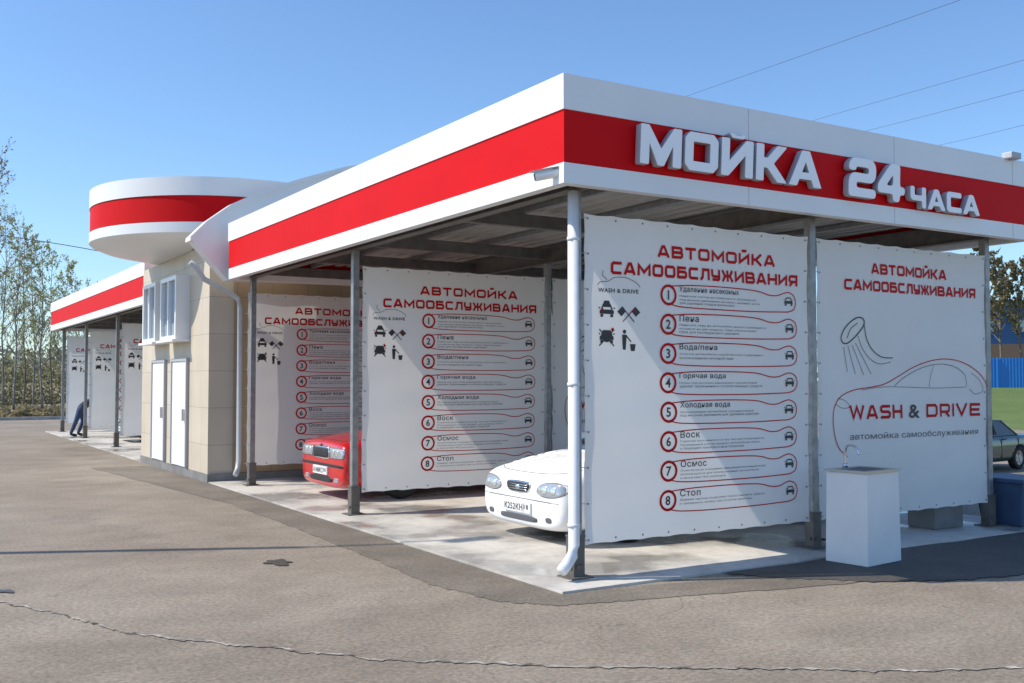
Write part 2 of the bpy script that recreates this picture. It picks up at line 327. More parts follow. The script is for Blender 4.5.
# ---------------------------------------------------------------- ground
terrain('ground',-900,900,-900,900,-.04,M['earth'],'rough brown and green earth beyond the asphalt','ground')
terrain('parking_lot',-80,40,-60,39.5,0,M['asphalt'],'dusty grey brown asphalt in front of the car wash','asphalt')
terrain('lawn',40,300,-60,300,-.01,M['lawn'],'bright green grass bank beyond the lot at right','grass')
def jag(pp,n,amp,seed,skip=0):
    rj=random.Random(seed); pq=[]
    for i in range(len(pp)):
        a,c=pp[i],pp[(i+1)%len(pp)]
        for k in range(n):
            t=k/n; j=.0 if i<skip else rj.uniform(-amp,amp); pq.append((a[0]+(c[0]-a[0])*t+j,a[1]+(c[1]-a[1])*t+j))
    return pq
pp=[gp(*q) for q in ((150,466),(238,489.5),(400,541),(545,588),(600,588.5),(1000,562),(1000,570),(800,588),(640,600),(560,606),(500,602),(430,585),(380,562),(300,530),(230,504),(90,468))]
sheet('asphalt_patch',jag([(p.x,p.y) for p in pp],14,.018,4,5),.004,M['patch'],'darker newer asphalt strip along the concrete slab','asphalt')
pp=[(1.2,-.43),(6.8,-.43),(7.3,-.5),(7.3,-2.3),(6.0,-2.15),(4.6,-2.05),(3.4,-1.85),(2.6,-1.68),(2.0,-1.35),(1.5,-.9)]  # outline follows the canopy's shadow; the dark sheet paints that shade deeper
sheet('damp_shadow_asphalt',jag(pp,12,.03,9),.008,M['damp'],'damp asphalt around the wash basin, coloured dark to deepen the canopy shadow','asphalt')
for (nm,y0,y1,lb) in (('concrete_slab',-.42,9.6,'pale wet concrete wash floor under the near canopy'),('concrete_slab',14.5,28.5,'pale concrete wash floor under the far canopy')):
    b=MB(); b.box(-.42,6.3,y0,y1,-.02,.022); tag(b.build(nm,M['slab'],bevel=.004),lb,'floor',kind='structure')
b=MB(); b.box(-80,7,39.5,39.65,0,.13); tag(b.build('kerb',M['curb']),'pale concrete kerb at the far edge of the lot','kerb',kind='structure')
cr=spline([(-60,592),(0,603),(70,617),(130,632),(210,643),(300,652),(390,660),(500,664),(640,668),(760,669),(900,671),(1024,668),(1150,660)],26)
b=MB(); vs=[]; j=0
for i,(x,y) in enumerate(cr):
    j=j*.75+random.uniform(-.9,.9); wd=random.uniform(.25,1.2)*(1.3 if random.random()<.15 else 1)
    p=gp(x,y+j-wd); q=gp(x,y+j+wd); vs+=[(p.x,p.y,.006),(q.x,q.y,.006)]
b.add(vs,[(2*i,2*i+1,2*i+3,2*i+2) for i in range(len(cr)-1)]); tag(b.build('asphalt_crack',M['tar'],fixn=False),'long ragged crack across the asphalt in the foreground','crack',kind='structure')
def blob(cx,cy,rx,ry,seed,n=40):
    rr=random.Random(seed); ph=[rr.uniform(0,6) for _ in range(5)]
    o=[]
    for k in range(n):
        a=2*PI*k/n; s=1+sum(.13*math.sin((j+2)*a+ph[j]) for j in range(5))
        o.append(gp(cx+rx*s*math.cos(a),cy+ry*s*math.sin(a)))
    return [(p.x,p.y) for p in o]
for i,(cx,cy,rx,ry) in enumerate([(278,563,14,2.6),(6,592,8,1.5)]):
    sheet('wet_stain',blob(cx,cy,rx,ry,i),.0075+i*.001,M['wetst'],['small dark wet stain on the asphalt left of the slab','tiny dark stain at the left edge of the asphalt'][i],'stain')
# ---------------------------------------------------------------- canopies
def ring_band(x0,x1,y0,y1,z0,z1,t,off=0):
    b=MB(); x0-=off;x1+=off;y0-=off;y1+=off
    b.box(x0,x1,y0,y0+t,z0,z1); b.box(x0,x1,y1-t,y1,z0,z1); b.box(x0,x0+t,y0+t,y1-t,z0,z1); b.box(x1-t,x1,y0+t,y1-t,z0,z1); return b
ZB,ZR0,ZR1,ZT=3.21,3.375,3.80,4.085
XP=(0,2.83,5.66)
def canopy(label,y0,y1,cols,group):
    e=empty('car_wash_canopy',(0,y0,0),label,'canopy',group)
    def P(b,n,m,**k):
        o=b.build(n,m,e,**k); o.location=(0,-y0,0); return o
    X0,X1=-.35,6.02
    P(ring_band(X0,X1,y0,y1,ZR1,ZT,.08,.012),'upper_fascia',M['white'])
    P(ring_band(X0,X1,y0,y1,ZR0,ZR1-.001,.06),'red_fascia',M['red'])
    P(ring_band(X0,X1,y0,y1,ZB,ZR0-.001,.10,.008),'lower_fascia',M['white'])
    b=MB()
    for x in [X0+2.0*i for i in range(1,4)]:
        b.box(x,x+.004,y0-.0135,y0-.01,ZR1,ZT-.005)
        b.box(x,x+.004,y0-.008-.0015,y0-.006,ZB+.003,ZR0)
    k=1
    while y0+2.0*k<y1-.3:
        y=y0+2.0*k; b.box(X0-.0135,X0-.01,y,y+.004,ZR1,ZT-.005); b.box(X0-.0095,X0-.006,y,y+.004,ZB+.003,ZR0); k+=1
    P(b,'panel_seams',M['seam'])
    b=MB(); b.box(X0+.08,X1-.08,y0+.08,y1-.08,3.93,3.97); P(b,'roof_deck',M['deck'])
    b=MB(); vs=[]; x=X0+.11; per=.2; prof=[]
    while x<X1-.31:
        prof+=[(x,3.50),(x+.07,3.50),(x+.09,3.545),(x+.18,3.545)]; x+=per
    for (xx,zz) in prof: vs+=[(xx,y0+.1,zz),(xx,y1-.1,zz)]
    b.add(vs,[(2*i,2*i+1,2*i+3,2*i+2) for i in range(len(prof)-1)]); P(b,'corrugated_ceiling',M['deck'],fixn=False)
    for xx in XP:
        b=MB()
        b.box(xx-.06,xx+.06,y0+.12,y1-.12,3.24,3.25); b.box(xx-.06,xx+.06,y0+.12,y1-.12,3.44,3.45); b.box(xx-.006,xx+.006,y0+.12,y1-.12,3.25,3.44)
        P(b,'main_beam',M['dsteel'])
    ys=[]
    for i in range(len(cols)-1): ys+=[cols[i],(cols[i]+cols[i+1])/2]
    ys.append(cols[-1])
    for yy in ys:
        for a,c in ((XP[0]+.061,XP[1]-.061),(XP[1]+.061,XP[2]-.061)):
            b=MB(); b.box(a,c,yy-.045,yy+.045,3.30,3.44); P(b,'cross_beam',M['dsteel'])
    for xx in (.95,1.9,3.8,4.75):
        b=MB(); b.box(xx-.03,xx+.03,y0+.12,y1-.12,3.445,3.497); P(b,'purlin',M['steel'])
    for cy in cols:
        for xx in XP:
            b=MB(); b.box(xx-.04,xx+.04,cy-.04,cy+.04,.36,3.24); o=P(b,'post',M['steel'],bevel=.006)
            b=MB(); b.box(xx-.055,xx+.055,cy-.055,cy+.055,.03,.36); b.box(xx-.11,xx+.11,cy-.11,cy+.11,.022,.034); b.box(xx-.06,xx+.06,cy-.06,cy+.06,.355,.37)
            b.box(xx-.07,xx-.055,cy-.03,cy+.03,.1,.13); b.box(xx-.03,xx+.03,cy-.07,cy-.055,.1,.13)
            b.build('post_foot',M['dsteel'],o)
    return e,P
can1,P1=canopy('long white and red canopy nearest the camera, with big raised lettering',-.35,8.78,(0,4.64,8.65),None)
can2,P2=canopy('far white and red canopy beyond the rounded building',14.72,28.2,(14.95,19.3,23.75,27.95),None)
dp=MB(); X=-.075;Y=-.085
dp.tube([(X,Y,3.21),(X,Y,.30),(X-.02,Y-.005,.22),(X-.09,Y-.02,.15),(X-.15,Y-.04,.115)],.047,14)
for z in (.45,1.6,2.8): dp.tube([(X,Y,z),(X,Y,z+.03)],.053,14)
P1(dp,'drain_pipe',M['pipe'],smooth=True)
# security camera
c=pX(546,175,-.43); se=empty('security_camera',c,'small white bullet security camera under the canopy corner','camera')
d=Vector((-.80,.45,-.18)).normalized(); b=MB(); b.tube([-d*.11,d*.09],.036,14); b.build('housing',M['cabinet'],se)
b=MB(); b.tube([d*.0905,d*.096],.030,14); b.build('lens',M['black'],se)
sd=Vector((0,0,.042)); b=MB(); wv=d.cross(Vector((0,0,1))).normalized()*.038
b.add([sd-d*.10-wv,sd+d*.13-wv,sd+d*.13+wv,sd-d*.10+wv]+[sd-d*.10-wv+Vector((0,0,.006)),sd+d*.13-wv+Vector((0,0,.006)),sd+d*.13+wv+Vector((0,0,.006)),sd-d*.10+wv+Vector((0,0,.006))],[(0,1,2,3),(4,7,6,5),(0,4,5,1),(1,5,6,2),(2,6,7,3),(3,7,4,0)]); b.build('sun_shield',M['lside'],se)
b=MB(); b.tube([-d*.07,-d*.07+Vector((.05,0,-.03)),-d*.07+Vector((.075,0,.0))],.012,8); b.build('bracket',M['pgry'],se)
c=pY(1009,158,-.36); b=MB(); b.box(c.x-.09,c.x+.09,c.y-.09,c.y+.03,c.z-.02,c.z+.05); b.tube([(c.x,c.y-.02,c.z-.02),(c.x,c.y+.02,ZT-.005)],.014,8)
tag(b.build('floodlight',M['lside'],bevel=.01),'small grey floodlight on the roof edge at far right','floodlight')
# ---- big letters
s=.27
def rectring(w,h=1,t=s,c=.16):
    return [[(c,0),(w-c,0),(w,c),(w,h-c),(w-c,h),(c,h),(0,h-c),(0,c)],[(t,t*.85),(t,h-t*.85),(w-t,h-t*.85),(w-t,t*.85)]]
GL={
'М':(1.35,[[(0,0),(s,0),(s,.58),(.58,0),(.77,0),(1.35-s,.58),(1.35-s,0),(1.35,0),(1.35,1),(1.35-.25,1),(.675,.42),(.25,1),(0,1)]]),
'О':(1.15,rectring(1.15)),
'И':(1.15,[[(0,0),(.25,0),(1.15-s,.62),(1.15-s,0),(1.15,0),(1.15,1),(.9,1),(s,.38),(s,1),(0,1)]]),
'К':(1.15,[[(0,0),(s,0),(s,.37),(.42,.37),(.82,0),(1.17,0),(.65,.5),(1.15,1),(.8,1),(.42,.63),(s,.63),(s,1),(0,1)]]),
'А':(1.3,[[(0,0),(.3,0),(.40,.2),(.90,.2),(1.0,0),(1.3,0),(.80,1),(.50,1)],[(.49,.38),(.65,.72),(.81,.38)]]),
'2':(1.1,[[(0,0),(1.1,0),(1.1,.22),(.3,.22),(.3,.39),(.95,.39),(1.1,.54),(1.1,.85),(.95,1),(.15,1),(0,.85),(0,.68),(.28,.68),(.28,.79),(.82,.79),(.82,.61),(.15,.61),(0,.46)]]),
'4':(1.15,[[(.65,0),(.93,0),(.93,.2),(1.15,.2),(1.15,.4),(.93,.4),(.93,1),(.55,1),(0,.42),(0,.2),(.65,.2)],[(.33,.4),(.65,.74),(.65,.4)]]),
'Ч':(1.1,[[(1.1-s,0),(1.1,0),(1.1,1),(1.1-s,1),(1.1-s,.58),(s,.58),(s,1),(0,1),(0,.46),(.12,.34),(1.1-s,.34)]]),
'С':(1.1,[[(.12,0),(1.1,0),(1.1,.24),(s,.24),(s,.76),(1.1,.76),(1.1,1),(.12,1),(0,.88),(0,.12)]]),
}
def fillet(pl,r):
    o=[]; n=len(pl)
    for i,p in enumerate(pl):
        a=pl[i-1]; c=pl[(i+1)%n]
        def tow(q):
            dx,dz=q[0]-p[0],q[1]-p[1]; l=math.hypot(dx,dz); k=min(r,l*.45)/l; return (p[0]+dx*k,p[1]+dz*k)
        u,v=tow(a),tow(c)
        for t in (0,.33,.67,1): o.append(tuple((1-t)**2*u[j]+2*t*(1-t)*p[j]+t*t*v[j] for j in (0,1)))
    return o
def bigletter(polys,x,z,h,wid,slant,parent,brv=None,rad=.03):
    c=bpy.data.curves.new('g','CURVE'); c.dimensions='2D'; c.fill_mode='BOTH'; c.extrude=.030; c.bevel_depth=.005; c.bevel_resolution=1
    ps=list(polys)
    if brv: ps.append(brv)
    for pl in ps:
        pl=fillet(pl,rad)
        sp=c.splines.new('POLY'); sp.points.add(len(pl)-1); sp.use_cyclic_u=True
        for i,(a,b_) in enumerate(pl): sp.points[i].co=((a*wid+slant*b_)*h,b_*h,0,1)
    o=bpy.data.objects.new('g',c); COL.objects.link(o); me=evalmesh(o); bpy.data.objects.remove(o)
    me.name='sign_letter'; me.materials.clear(); me.materials.append(M['letter']); me.materials.append(M['lside'])
    ob=bpy.data.objects.new('sign_letter',me); COL.objects.link(ob); ob.parent=parent
    ob.rotation_euler=(PI/2,0,0); ob.location=(x,-.055,z)
    for p in me.polygons: p.material_index=0 if abs(p.normal.z)>.5 else 1
    return ob
def word(wd,x0,x1,z,h,gap=.14,slant=.0,rad=.03):
    tot=sum(GL['И' if ch=='Й' else ch][0] for ch in wd)+gap*(len(wd)-1)
    k=(x1-x0)/h/tot; x=x0
    for ch in wd:
        g=GL['И' if ch=='Й' else ch]
        brv=[(.38,1.04),(.77,1.04),(.87,1.14),(.72,1.14),(.66,1.10),(.49,1.10),(.43,1.14),(.28,1.14)] if ch=='Й' else None
        bigletter(g[1],x,z,h,k,slant,can1,brv,rad); x+=(g[0]+gap)*k*h
word('МОЙКА',.35,2.50,3.435,.325,slant=.05)
word('24',2.88,3.70,3.41,.37,.10,slant=.05,rad=.11)
word('ЧАСА',3.80,4.93,3.385,.205,slant=.0,rad=.09)
# ---------------------------------------------------------------- banners
def wave(x,z):
    return .010*math.sin(x*3.1+z*.8)+.006*math.sin(z*4.3+x*1.7)+.004*math.sin(x*8+z*2.5)+.002*math.sin(z*13-x*3)
BH=2.77
def fn(x,z): return (x,wave(x,z)-.005,z)
def fnb(x,z): return (x,wave(x,z)-.009,z)
def banner_sheet(W,e):
    b=MB(); nx,nz=56,56; vs=[]
    for j in range(nz+1):
        for i in range(nx+1):
            x=W*i/nx; z=BH*j/nz
            ed=.010*abs(math.sin(PI*i/nx*9)) if j in(0,nz) else 0
            ex=.008*abs(math.sin(PI*j/nz*9)) if i in(0,nx) else 0
            vs.append((x+(ex if i==0 else -ex),wave(x,z),z+(ed if j==0 else -ed)))
    b.add(vs,[(j*(nx+1)+i,j*(nx+1)+i+1,(j+1)*(nx+1)+i+1,(j+1)*(nx+1)+i) for j in range(nz) for i in range(nx)])
    b.build('vinyl_sheet',M['vinyl'],e,smooth=True,fixn=False)
    f=Flat(fn)
    for k in range(10):
        for z in (.04,BH-.04): f.disc(.04+(W-.08)*k/9,z,.009,n=8)
    for k in range(1,9):
        for x in (.04,W-.04): f.disc(x,.04+(BH-.08)*k/9,.009,n=8)
    f.out('eyelets',M['pgry'],e)
    b=MB()
    for k in range(10):
        z=.04+(BH-.08)*k/9
        for x,sx in ((.04,-1),(W-.04,1)): b.tube([(x,wave(x,z)-.006,z),(x+sx*.035,wave(x,z)-.012,z+.004),(x+sx*.075,.03,z+.006)],.003,5)
    b.build('lashing_cord',M['lside'],e)
HEAD=['Удаление насекомых','Пена','Вода/пена','Горячая вода','Холодная вода','Воск','Осмос','Стоп']
HW=[.74,.23,.45,.56,.61,.23,.30,.23]
SM=[['Нанесите состав на поверхность автомобиля','под низким давлением начиная с нижней части','для удаления следов насекомых'],
['Нанесите пену на автомобиль низкого давления и','оставьте на две минуты. Пена обволакивает','грязь для последующего удаления'],
['Очистка автомобиля струей высокого давления с','использованием активной пены'],
['Мойка под высоким давлением горячей водой','удаляет загрязнения и остатки моющих средств'],
['Ополаскивание автомобиля холодной водой','под высоким давлением для удаления шампуня'],
['Горячий воск наносится на чистую поверхность.','Полимерный состав придает автомобилю блеск','и защищает лакокрасочное покрытие'],
['Осмотически очищенная деминерализованная вода','используется для ополаскивания автомобиля','и высыхает без разводов'],
['Данная кнопка позволяет приостановить работу','и завершить мойку при остатке времени']]
def titles(f,xa,wa,xb,wb,z1=2.45,z2=2.275):
    f.word('АВТОМОЙКА',xa,z1,wa,.105,t=.25); f.word('САМООБСЛУЖИВАНИЯ',xb,z2,wb,.105,t=.25)
def minicar(f,cx,cz,s):
    f.poly([(cx-s,cz-.25*s),(cx+s,cz-.25*s),(cx+s,cz+.12*s),(cx+.8*s,cz+.25*s),(cx-.8*s,cz+.25*s),(cx-s,cz+.12*s)])
    f.line([(cx-.75*s,cz+.25*s),(cx-.5*s,cz+.75*s),(cx+.5*s,cz+.75*s),(cx+.75*s,cz+.25*s)],.2*s)
    for sx in (-1,1):
        a,c=sorted((cx+sx*.9*s,cx+sx*.5*s)); f.poly([(a,cz-.6*s),(c,cz-.6*s),(c,cz-.27*s),(a,cz-.27*s)])
        f.line([(cx+sx*.95*s,cz+.4*s),(cx+sx*1.15*s,cz+.45*s)],.15*s)
def instr_banner(label,group):
    W=2.68; e=empty('instruction_banner',(0,0,0),label,'banner',group); banner_sheet(W,e)
    f=Flat(fn); titles(f,.78,1.46,.28,2.26); f.out('title_lettering',M['pred'],e)
    rd=Flat(fn); hd=Flat(fn); sm=Flat(fn)
    for i in range(8):
        zc=2.12-.258*i; cx=.90; r=.082; ex=2.42
        rd.ring(cx,zc,r,.024,24)
        top=spline([(cx+.02,zc+r-.003),(cx+.3,zc+.098),(cx+.8,zc+.100),(cx+1.1,zc+.088),(ex-.26,zc+.056),(ex-.15,zc+.056),(ex-.07,zc+.080),(ex,zc+r+.01),(ex+.07,zc+.062),(ex+.095,zc),(ex+.07,zc-.066),(ex,zc-r-.012),(ex-.1,zc-.100),(ex-.5,zc-.108),(cx+.5,zc-.108),(cx+.15,zc-.100),(cx+.03,zc-r)],4)
        rd.line(top,.010)
        hd.text(str(i+1),cx,zc-.042,None,.084,.02)
        hd.text(HEAD[i],1.03,zc+.028,HW[i],.060,.010)
        for j,t in enumerate(SM[i]):
            sm.text(t,1.03,zc-.014-.033*j,.0235*len(t),.022,.0)
        minicar(hd,ex,zc-.003,.056)
    rd.out('red_outlines',M['pred'],e); hd.out('heading_lettering',M['pblk'],e); sm.out('small_lettering',M['pgry'],e)
    ic=Flat(fn)
    ic.text('WASH & DRIVE',.15,2.115,.42,.036,.02)
    ic.line(spline([(.14,2.17),(.17,2.2),(.25,2.21),(.32,2.245),(.42,2.25),(.5,2.23),(.56,2.2),(.585,2.17)],5),.005)
    ic.line(spline([(.2,2.3),(.19,2.26),(.22,2.24),(.24,2.22)],4),.005)
    minicar(ic,.24,1.95,.075); ic.poly([(.19,1.99),(.29,1.99),(.265,2.045),(.215,2.045)])
    for sx in (-1,1):
        ic.line([(.47-sx*.06,1.87),(.47+sx*.07,2.0)],.009)
        ic.poly([(.47+sx*.07,2.0),(.47+sx*.03,1.96),(.47+sx*.075,1.915),(.47+sx*.12,1.955)])
    minicar(ic,.24,1.73,.075); ic.line([(.16,1.80),(.32,1.66)],.012); ic.line([(.32,1.80),(.16,1.66)],.012); ic.disc(.24,1.74,.05)
    ic.disc(.43,1.785,.018); ic.poly([(.405,1.76),(.455,1.76),(.45,1.69),(.445,1.63),(.415,1.63),(.41,1.69)]); ic.line([(.45,1.75),(.5,1.70)],.012)
    ic.poly([(.49,1.68),(.55,1.68),(.54,1.62),(.5,1.62)])
    ic.out('pictograms',M['pblk'],e)
    rr=Flat(fnb); rr.disc(.30,1.80,.016,n=8); rr.disc(.195,1.965,.012,n=8); rr.poly([(.5,1.97),(.54,1.95),(.53,1.975)]); rr.out('red_marks',M['pred'],e)
    return e
spec=[(0,.075,'instruction banner at the near corner of the canopy, the largest, beside the white drain pipe'),
(4.64,.085,'instruction banner between the red car and the white car'),
(9.14,.06,'instruction banner hung against the beige building behind the red car'),
(19.3,.085,'instruction banner under the far canopy, nearest the rounded building'),
(23.75,.085,'middle instruction banner of the three under the far canopy'),
(27.95,.085,'farthest instruction banner, at the end of the far canopy')]
ib=instr_banner(spec[0][2],'instruction banners hung between posts')
for i,(y,x,l) in enumerate(spec):
    o=ib if i==0 else dup(ib)
    o.location=(x,y-.03,.28); o['label']=l
def logo_banner(label):
    W=2.72; e=empty('logo_banner',(0,0,0),label,'banner'); banner_sheet(W,e)
    f=Flat(fn); titles(f,.79,1.26,.39,2.16,2.46,2.28)
    f.word('WASH',.45,.975,.80,.14,.24,.21); f.word('DRIVE',1.66,.975,.94,.14,.24,.21); f.out('red_lettering',M['pred'],e)
    g=Flat(fn); g.text('&',1.36,.97,.19,.145,.02); g.out('ampersand',M['pblk'],e)
    g=Flat(fn); g.text('автомойка самообслуживания',.45,.755,2.12,.082,.0); g.out('black_lettering',M['pgry'],e)
    def L(pts):
        o=[]
        for x,y in pts:
            p=pY(x,y,0); o.append((p.x-2.87,p.z-.28))
        return o
    r=Flat(fn); r.line(spline(L([(843,455),(836,449),(831,436),(829,420),(831,406),(838,396),(851,390),(868,387),(880,384),(895,376),(910,367),(926,361),(943,359),(958,362),(971,370),(980,380),(985,393),(986,406),(984,417)]),6),.010); r.out('red_car_outline',M['pred'],e)
    k=Flat(fn)
    k.line(spline(L([(858,390),(878,387),(900,387),(930,388),(963,387)]),5),.005)
    k.line(spline(L([(890,386),(901,377),(915,369),(928,365),(940,364)]),5),.006)
    k.line(spline(L([(930,365),(927,375),(925,387)]),4),.005)
    k.line(spline(L([(940,364),(952,367),(961,375),(963,386)]),5),.006)
    k.line(spline(L([(967,373),(975,380),(979,390),(972,394),(966,389)]),5),.005)
    k.line(spline(L([(834,398),(842,401),(846,407),(838,408),(832,404)]),5),.005)
    # slanted shower head on a curved arm, with spray
    k.line(spline(L([(840,343),(838,337),(843,326),(852,318),(858,319),(859,325),(853,335),(845,343),(840,343)]),6),.013)
    k.line(spline(L([(844,338),(847,329),(853,323)]),6),.008)
    k.line(spline(L([(859,323),(862,338),(868,350),(877,357),(888,358)]),6),.010)
    k.line(spline(L([(854,336),(859,349),(866,359),(875,364),(886,362)]),6),.006)
    for a,c in (((845,346),(852,374)),((849,345),(860,375)),((852,343),(867,374)),((841,347),(844,372))): k.line(L([a,c]),.006)
    k.out('black_line_drawing',M['pblk'],e)
    return e
lb=logo_banner('large logo banner with a car and shower head drawing, behind the wash basin'); lb.location=(2.89,-.03,.28)
l2=dup(lb); l2.location=(2.89,4.61,.28); l2['label']='logo banner inside the bays, mostly hidden behind the white car and the corner post'
# ---------------------------------------------------------------- middle building
bd=empty('service_building',(0,9.6,0),'beige tiled service building with rounded white and red roof between the two canopies','building')
def PB(b,n,m,par=None,**k):
    o=b.build(n,m,par or bd,**k)
    if par is None: o.location=(0,-9.6,0)
    return o
b=MB(); b.box(-.42,5.9,9.6,14.5,0,3.86); PB(b,'wall',M['tiles'])
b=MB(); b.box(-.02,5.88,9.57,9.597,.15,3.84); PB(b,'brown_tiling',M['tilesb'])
b=MB(); b.box(-.435,5.9,9.555,14.51,0,.14); PB(b,'plinth',M['conc'])
DC=(.56,12.05); DR=2.38
MT=Matrix.Translation((DC[0],DC[1],0))
def shade_auto(o,ang=25):
    for p in o.data.polygons: p.use_smooth=True
    o.data.set_sharp_from_angle(angle=R(ang))
b=MB(); b.lathe([(DR-.1,4.69),(DR+.015,4.69),(DR+.015,5.0),(0,5.02)],96,MT); shade_auto(PB(b,'upper_fascia',M['white']))
b=MB(); b.lathe([(DR-.1,4.68),(DR-.0,4.68),(DR-.0,4.26),(DR-.1,4.26)],96,MT); shade_auto(PB(b,'red_fascia',M['red']))
b=MB(); b.lathe([(DR-.1,4.25),(DR+.012,4.25),(DR+.012,4.08),(DR-.02,4.05),(DR-.22,3.97),(DR-.8,3.865),(0.1,3.862)],96,MT); shade_auto(PB(b,'lower_fascia',M['white']))
prof=[(190,238),(207,222),(232,205),(262,192),(300,180),(345,168),(400,160),(460,158)]
pr=[(pY(x,y,9.0).x,pY(x,y,9.0).z) for x,y in prof]
poly=pr+[(pr[-1][0],3.3),(-.30,3.22)]
b=MB(); b.prism(poly,lambda p:(p[0],9.0,p[1]),lambda p:(p[0],9.25,p[1])); PB(b,'arched_panel',M['white'])
b=MB()
for i in range(len(pr)-1):
    (x0,z0),(x1,z1)=pr[i],pr[i+1]; b.prism([(x0,z0-.04),(x1,z1-.04),(x1,z1+.02),(x0,z0+.02)],lambda p:(p[0],8.97,p[1]),lambda p:(p[0],9.28,p[1]))
PB(b,'arch_trim',M['white'])
for (ya,yb) in ((10.86,11.86),(12.45,13.42)):
    b=MB(); b.box(-.455,-.42,ya,yb,.16,1.98); d=PB(b,'door',M['cabinet'])
    b=MB()
    for q in ((ya-.05,ya,.16,2.03),(yb,yb+.05,.16,2.03),(ya,yb,1.98,2.03)): b.box(-.475,-.42,q[0],q[1],q[2],q[3])
    b.build('door_frame',M['seam'],d)
    b=MB(); b.box(-.50,-.455,ya+.08,ya+.12,.95,1.15); b.build('door_handle',M['stainless'],d)
for (ya,yb) in ((10.82,11.95),(12.35,13.4)):
    b=MB(); t=.07
    for q in ((ya,ya+t,2.35,3.45),(yb-t,yb,2.35,3.45),(ya+t,yb-t,2.35,2.35+t),(ya+t,yb-t,3.45-t,3.45),((ya+yb)/2-.03,(ya+yb)/2+.03,2.35+t,3.45-t)): b.box(-.66,-.42,*q)
    wn=PB(b,'window',M['cabinet'])
    b=MB(); b.box(-.60,-.585,ya+t,yb-t,2.35+t,3.45-t); b.build('pane',M['pane'],wn)
    b=MB(); b.box(-.72,-.42,ya-.04,yb+.04,2.31,2.349); b.build('sill',M['white'],wn)
pts=[pY(190,262,9.44),pY(197,268,9.44),pY(204,279,9.44),pY(228,292,9.44),pY(238,299,9.44)]
p0=pts[-1]; b=MB(); b.tube([Vector(p) for p in pts]+[(p0.x+.03,9.42,p0.z-.12),(p0.x+.03,9.42,.35),(p0.x+.0,9.36,.22),(p0.x-.06,9.28,.14)],.045,12)
PB(b,'drain_pipe',M['gpipe'],smooth=True)
